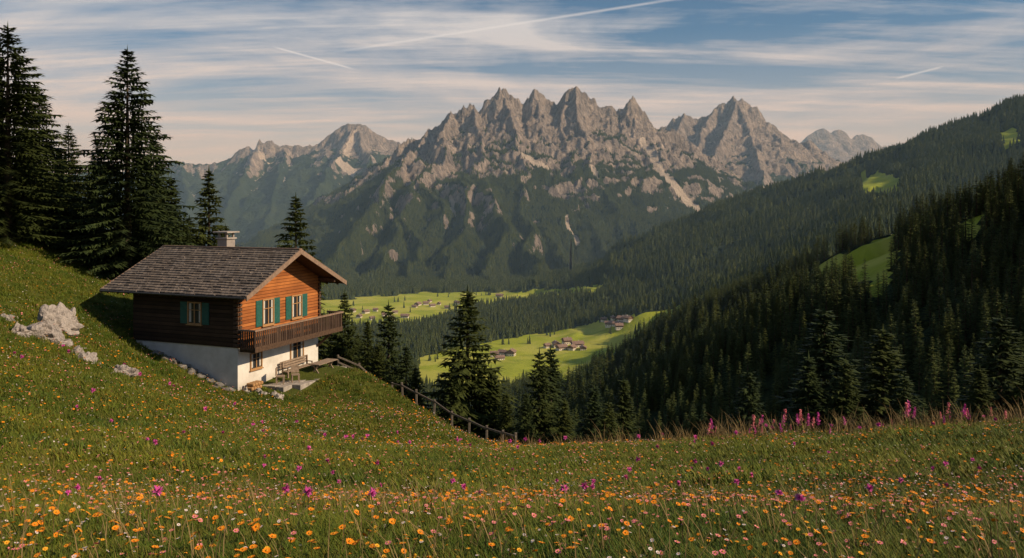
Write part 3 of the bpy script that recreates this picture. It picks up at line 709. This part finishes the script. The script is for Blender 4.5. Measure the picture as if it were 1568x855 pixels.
vil=[(852,531),(868,527),(884,531),(876,536),(860,536),(838,533),(893,536),
 (757,546),(770,543),(783,545),(765,551),
 (925,492),(940,490),(952,493),(945,499),(962,492),(935,500),(948,504),
 (640,468),(652,467),(662,470),(672,467),(635,471),(685,473),(560,480),(575,477),(590,484),(550,487),(605,480),(570,490),(600,490),(540,478),(620,487),(658,463),(765,455),(720,460),(700,466)]
for i,(a,c) in enumerate(vil):
    x,y,z=vhit(a,c);add_obj('farmhouse',cms[i%4],loc=(x,y,z),rz=random.uniform(-.6,.6)+(1.57 if i%3==0 else 0),sc=random.uniform(.65,.95)*(1.0 if c>485 else .9))
# ------------------------------------------------------------ grass and flowers
def grassmat(name,a,b,c3):
    m=M(name,.6,.2);r=m.rnd();p=m.pos();n=m.noise(p,.35,4,.6)
    c=m.mix(m.ramp(n,[(.35,0.),(.65,1.)]),a,b);c=m.mix(m.ramp(r,[(.5,0.),(1.,.8)]),c,c3);m.col(c)
    return m.m
gm=grassmat('grass_blades',(.050,.092,.008),(.135,.155,.013),(.20,.165,.025))
gs=simple('dry_grass_stalk',(.18,.12,.05),(.30,.21,.09),3,.8,.001)
def clump(name,seed,nb,h,rad,mat,w=.006):
    R=random.Random(seed);V=[];Fc=[]
    for _ in range(nb):
        a=R.random()*6.28;r=rad*R.random()**.6;x,y=r*math.cos(a),r*math.sin(a);hh=h*R.uniform(.4,1.1);an=R.random()*6.28;le=hh*R.uniform(.2,1.1)
        dx,dy=math.cos(an)*le,math.sin(an)*le;wx,wy=-math.sin(an)*w,math.cos(an)*w;i=len(V)
        V+=[(x-wx,y-wy,0),(x+wx,y+wy,0),(x+dx*.35+wx*.8,y+dy*.35+wy*.8,hh*.6),(x+dx*.35-wx*.8,y+dy*.35-wy*.8,hh*.6),(x+dx,y+dy,hh)]
        Fc+=[(i,i+1,i+2,i+3),(i+3,i+2,i+4)]
    return make_mesh(name,V,Fc,[mat])
def flower(name,seed,h,r,petc,cenc,n=10,cup=.2):
    R=random.Random(seed);V=[];Fc=[];mi=[];w=.003;tx,ty=R.uniform(-.05,.05),R.uniform(-.05,.05)
    for q in((w,0),(0,w)):
        i=len(V);V+=[(-q[0],-q[1],0),(q[0],q[1],0),(tx+q[0],ty+q[1],h),(tx-q[0],ty-q[1],h)];Fc.append((i,i+1,i+2,i+3));mi.append(0)
    for k_ in range(n):
        a=6.283*k_/n;a2=6.283/n*.55;i=len(V);rr=r*R.uniform(.85,1.1)
        V+=[(tx,ty,h),(tx+rr*.75*math.cos(a-a2),ty+rr*.75*math.sin(a-a2),h+r*cup),(tx+rr*math.cos(a),ty+rr*math.sin(a),h+r*cup*1.2),(tx+rr*.75*math.cos(a+a2),ty+rr*.75*math.sin(a+a2),h+r*cup)]
        Fc.append((i,i+1,i+2,i+3));mi.append(1)
    i=len(V)
    for k_ in range(6):V.append((tx+r*.32*math.cos(k_*1.047),ty+r*.32*math.sin(k_*1.047),h+r*cup*.8+.002))
    V.append((tx,ty,h+r*.35+.003))
    for k_ in range(6):Fc.append((i+k_,i+(k_+1)%6,i+6));mi.append(2)
    return make_mesh(name,V,Fc,[gm,petc,cenc],fm=mi)
def pet(name,a,b):
    return simple(name,a,b,30,.6,.001,obj=False)
org=pet('orange_petals',(.82,.20,.008),(.86,.33,.015));yel=pet('yellow_petals',(.82,.48,.03),(.82,.38,.03));wht=pet('white_petals',(.78,.72,.70),(.70,.58,.58));pnk=pet('pink_petals',(.72,.17,.22),(.80,.30,.30));mag=pet('magenta_petals',(.60,.05,.30),(.72,.14,.45))
cen=pet('flower_centre',(.5,.3,.02),(.55,.25,.02))
def fan(n,y0,y1,p=0.,tmax=.8):
    u=rng.random(n);y=y0*(y1/y0)**u if p==0 else (y0**p+u*(y1**p-y0**p))**(1/p)
    t=rng.uniform(-tmax,tmax,n);x=t*y
    yc_=np.interp(t,CT,CY)+4
    k_=y<yc_
    dx,dy=x-HX,y-HY;lx=dx*HC+dy*HS;ly=-dx*HS+dy*HC
    k_&=~((lx>-7.5)&(lx<0.1)&(ly>-.1)&(ly<7.4));k_&=~((lx>-.1)&(lx<2.5)&(ly>1.4)&(ly<8.2))
    x,y=x[k_],y[k_];return np.stack([x,y,zn(x,y)-.01],1)
pts=fan(90000,3.0,32,0.,.85);n=len(pts)
scatter('meadow_grass',pts,rng.uniform(.55,1.2,n)*np.clip(pts[:,1]/12,.75,1.5)*(1+.4*fbm(pts[:,0]/1.2,pts[:,1]/1.2,3,99)),rng.uniform(0,6.28,n),[proto('grass_clump',clump('grass_clump_%d'%i,i,36,.115,.10,gm,.004)) for i in range(4)])
pts=fan(110000,12,75,1.6,.85);n=len(pts)
scatter('hillside_grass',pts,rng.uniform(.6,1.2,n)*(1+.45*fbm(pts[:,0]/2.5,pts[:,1]/2.5,3,98)),rng.uniform(0,6.28,n),[proto('grass_tuft',clump('grass_tuft_%d'%i,50+i,26,.16,.22,gm,.011)) for i in range(4)])
pts=fan(2600,3.2,40,.6);n=len(pts)
scatter('tall_grass_stalks',pts,rng.uniform(.6,1.2,n),rng.uniform(0,6.28,n),[proto('grass_stalk',clump('grass_stalk_%d'%i,80+i,5,.30,.08,gs,.0026)) for i in range(3)])
def fls(name,n,y0,y1,p,protos,smin,smax,dens=None):
    pts=fan(n,y0,y1,p)
    if dens:
        k_=fbm(pts[:,0]/dens[0],pts[:,1]/dens[0],3,dens[1])+rng.normal(0,.2,len(pts))>dens[2];pts=pts[k_]
    m_=len(pts);scatter(name,pts,rng.uniform(smin,smax,m_)*np.clip(.72+pts[:,1]/28,.8,2.1),rng.uniform(0,6.28,m_),protos,(rng.normal(0,.25,m_)+.25,rng.normal(0,.25,m_)))
fls('orange_flowers',11000,3.2,50,.6,[proto('orange_flower',flower('of%d'%i,i,.13,.020,org,cen,12)) for i in range(3)],.5,1.3,(3.,5,-.07))
fls('yellow_flowers',6500,3.2,50,.8,[proto('yellow_flower',flower('yf%d'%i,i+9,.12,.014,yel,org,9)) for i in range(3)],.7,1.2,(4.,6,-.05))
fls('white_flowers',18000,3.4,60,1.05,[proto('white_flower',flower('wf%d'%i,i+19,.13,.0125,wht,cen,8)) for i in range(3)],.6,1.15,(4.,7,-.05))
fls('pink_flowers',21000,3.4,60,.95,[proto('pink_flower',flower('pf%d'%i,i+29,.13,.017,pnk,cen,6)) for i in range(3)],.6,1.25,(4.,8,-.08))
def ball(name,seed,h,r,mat,n=46):
    R=random.Random(seed);V=[];Fc=[];mi=[]
    V+=[(-.003,0,0),(.003,0,0),(.003,0,h),(-.003,0,h)];Fc.append((0,1,2,3));mi.append(0)
    for _ in range(n):
        d=Vector((R.gauss(0,1),R.gauss(0,1),R.gauss(0,1)+.3)).normalized();s_=d.orthogonal().normalized()*r*.3;i=len(V);c0=Vector((0,0,h))
        V+=[tuple(c0+s_),tuple(c0-s_),tuple(c0+d*r*R.uniform(.8,1.2))];Fc.append((i,i+1,i+2));mi.append(1)
    return make_mesh(name,V,Fc,[gm,mat],fm=mi)
pts=fan(150,5,34,1.1);n=len(pts)
scatter('magenta_flowers',pts,rng.uniform(.8,1.3,n)*np.clip(.7+pts[:,1]/24,.8,2.),rng.uniform(0,6.28,n),[proto('magenta_flower',ball('mf%d'%i,i,.19,.034,mag)) for i in range(3)])
def spike(name,seed,h,mat):
    R=random.Random(seed);V=[(-.006,0,0),(.006,0,0),(.003,0,h),(-.003,0,h)];Fc=[(0,1,2,3)];mi=[0]
    for k_ in range(90):
        t=R.random()**.8;z=h*(.6+.4*t);r=.06*(1.15-t);a=R.random()*6.28;i=len(V);c0=Vector((r*math.cos(a)*R.random(),r*math.sin(a)*R.random(),z));q=.02
        for _ in range(3):V.append(tuple(c0+Vector((R.uniform(-q,q),R.uniform(-q,q),R.uniform(-q,q)))*1.5))
        Fc.append((i,i+1,i+2));mi.append(1)
    for k_ in range(14):
        z=h*.5*R.random();a=R.random()*6.28;i=len(V);V+=[(0,0,z),(0,0,z+.02),(.1*math.cos(a),.1*math.sin(a),z+.08)];Fc.append((i,i+1,i+2));mi.append(0)
    return make_mesh(name,V,Fc,[gm,mat],fm=mi)
sp=[spike('sp%d'%i,i,.72,mag if i%2 else pnk) for i in range(4)]
q=[]
for pxr,n_ in (((1150,1300),18),((1365,1400),4),((1440,1475),5),((1040,1150),5),((1480,1560),3)):
    for _ in range(n_):
        a=random.uniform(*pxr);t=(a-CX)/F;Yc_=float(np.interp(t,CT,CY))-random.uniform(-1.,6);q.append((t*Yc_,Yc_))
q=np.array(q);pts=np.stack([q[:,0],q[:,1],zn(q[:,0],q[:,1])],1);n=len(pts)
scatter('willowherb_flowers',pts,rng.uniform(.5,1.3,n),rng.uniform(0,6,n),[proto('willowherb',x) for x in sp],(rng.normal(0,.12,n),rng.normal(0,.12,n)))
t=rng.uniform(-.02,.75,1300);Yc_=np.interp(t,CT,CY)+rng.uniform(-4,4,1300);x=t*Yc_;pts=np.stack([x,Yc_,zn(x,Yc_)],1)
scatter('crest_grass',pts,rng.uniform(.35,1.35,1300)**1.5,rng.uniform(0,6.28,1300),[proto('crest_stalks',clump('crest_stalks_%d'%i,180+i,7,.55,.1,gs,.006)) for i in range(3)])
# ------------------------------------------------------------ haze
m=bpy.data.materials.new('valley_haze');m.use_nodes=True;nt=m.node_tree;nt.nodes.clear();o=nt.nodes.new('ShaderNodeOutputMaterial');v=nt.nodes.new('ShaderNodeVolumeScatter')
v.inputs['Color'].default_value=(.48,.74,1,1);v.inputs['Density'].default_value=.75e-4;v.inputs['Anisotropy'].default_value=0.0;nt.links.new(v.outputs[0],o.inputs['Volume'])
b=B();b.box(-16000,16000,420,14500,-300,1050);b.obj('atmosphere_haze',[m])
# ------------------------------------------------------------ light, sky, camera
az=math.radians(107);el=math.radians(32)
sd=Vector((math.sin(az)*math.cos(el),math.cos(az)*math.cos(el),math.sin(el)))
sun=bpy.data.lights.new('sun','SUN');sun.energy=5.0;sun.angle=math.radians(.5);sun.color=(1,.79,.54)
so=bpy.data.objects.new('sun',sun);scene.collection.objects.link(so);so.rotation_euler=sd.to_track_quat('Z','Y').to_euler()
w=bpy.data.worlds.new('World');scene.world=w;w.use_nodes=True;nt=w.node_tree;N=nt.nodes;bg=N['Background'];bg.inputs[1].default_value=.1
class WM(M):
    def __init__(s):s.t=nt;s.n=N
m=WM()
sky=m.node('ShaderNodeTexSky',sky_type='NISHITA',sun_disc=False,sun_elevation=el,sun_rotation=az);sky.altitude=1200
tcn=m.node('ShaderNodeTexCoord').outputs['Generated'];s=m.node('ShaderNodeSeparateXYZ');m.link(tcn,s.inputs[0])
z=m.math('MAXIMUM',s.outputs[2],0.);den=m.math('ADD',z,.10)
cx_=m.math('DIVIDE',s.outputs[0],den);cyy=m.math('DIVIDE',s.outputs[1],den);cb=m.node('ShaderNodeCombineXYZ');m.link(cx_,cb.inputs[0]);m.link(cyy,cb.inputs[1])
def mp(rot,sc):
    q=m.node('ShaderNodeMapping');q.inputs['Rotation'].default_value=(0,0,rot);q.inputs['Scale'].default_value=sc;m.link(cb.outputs[0],q.inputs[0]);return q.outputs[0]
n1=m.noise(mp(.22,(.38,1.0,1)),1.,9,.60,.9);n2=m.noise(mp(-.35,(.5,.7,1)),.7,7,.6,1.2);n3=m.noise(mp(.35,(.5,4.0,1)),1.2,8,.7,.4)
cl=m.math('ADD',m.math('ADD',m.math('MULTIPLY',n1,.55),m.math('MULTIPLY',n2,.45)),m.math('MULTIPLY',m.math('SUBTRACT',n3,.5),.32))
cl=m.ramp(cl,[(.43,.0),(.51,.5),(.58,1.)])
cl=m.math('MULTIPLY',cl,m.ramp(z,[(.26,1.),(.5,.25)]))  # clouds thinned in the unseen sky overhead to cut fill light
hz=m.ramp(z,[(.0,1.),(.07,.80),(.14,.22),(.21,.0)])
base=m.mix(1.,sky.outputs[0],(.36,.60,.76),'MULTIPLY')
cc=m.mix(m.ramp(z,[(.04,0.),(.22,1.)]),(8.0,6.4,5.6),(7.0,6.7,6.7))
col=m.mix(m.math('MULTIPLY',cl,.92),base,cc);col=m.mix(m.math('MULTIPLY',hz,.85),col,(8.0,6.3,5.4))
yy=m.math('MAXIMUM',s.outputs[1],.05);tx=m.math('DIVIDE',s.outputs[0],yy);tz=m.math('DIVIDE',s.outputs[2],yy)
for (x1,y1,x2,y2,wd,st_) in ((500,82,1060,-5,3.,.5),(415,71,545,107,2.2,.7),(1370,121,1445,102,2.5,.6)):
    ax,ay=(x1-CX)/F,(HZ-y1)/F;bx_,by_=(x2-CX)/F,(HZ-y2)/F;l=math.hypot(bx_-ax,by_-ay);ux,uy=(bx_-ax)/l,(by_-ay)/l
    al_=m.math('ADD',m.math('MULTIPLY',m.math('SUBTRACT',tx,ax),ux),m.math('MULTIPLY',m.math('SUBTRACT',tz,ay),uy))
    pe=m.math('ABSOLUTE',m.math('SUBTRACT',m.math('MULTIPLY',m.math('SUBTRACT',tx,ax),uy),m.math('MULTIPLY',m.math('SUBTRACT',tz,ay),ux)))
    pe=m.math('DIVIDE',pe,wd/F);f1=m.math('SUBTRACT',1.,pe,True)
    an=m.math('DIVIDE',al_,l);f2=m.math('MULTIPLY',m.math('MULTIPLY',an,8.,True),m.math('MULTIPLY',m.math('SUBTRACT',1.,an),8.,True),True)
    col=m.mix(m.math('MULTIPLY',m.math('MULTIPLY',f1,f2),st_),col,(8.6,8.2,8.1))
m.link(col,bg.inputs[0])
cam=bpy.data.cameras.new('camera');cam.sensor_width=36;cam.lens=36*F/1568;cam.shift_y=(HZ-427.5)/1568;cam.clip_end=120000;cam.clip_start=.1
co=bpy.data.objects.new('camera',cam);scene.collection.objects.link(co);co.rotation_euler=(math.radians(90),0,0);scene.camera=co
scene.view_settings.view_transform='Standard';scene.view_settings.look='None';scene.view_settings.exposure=0
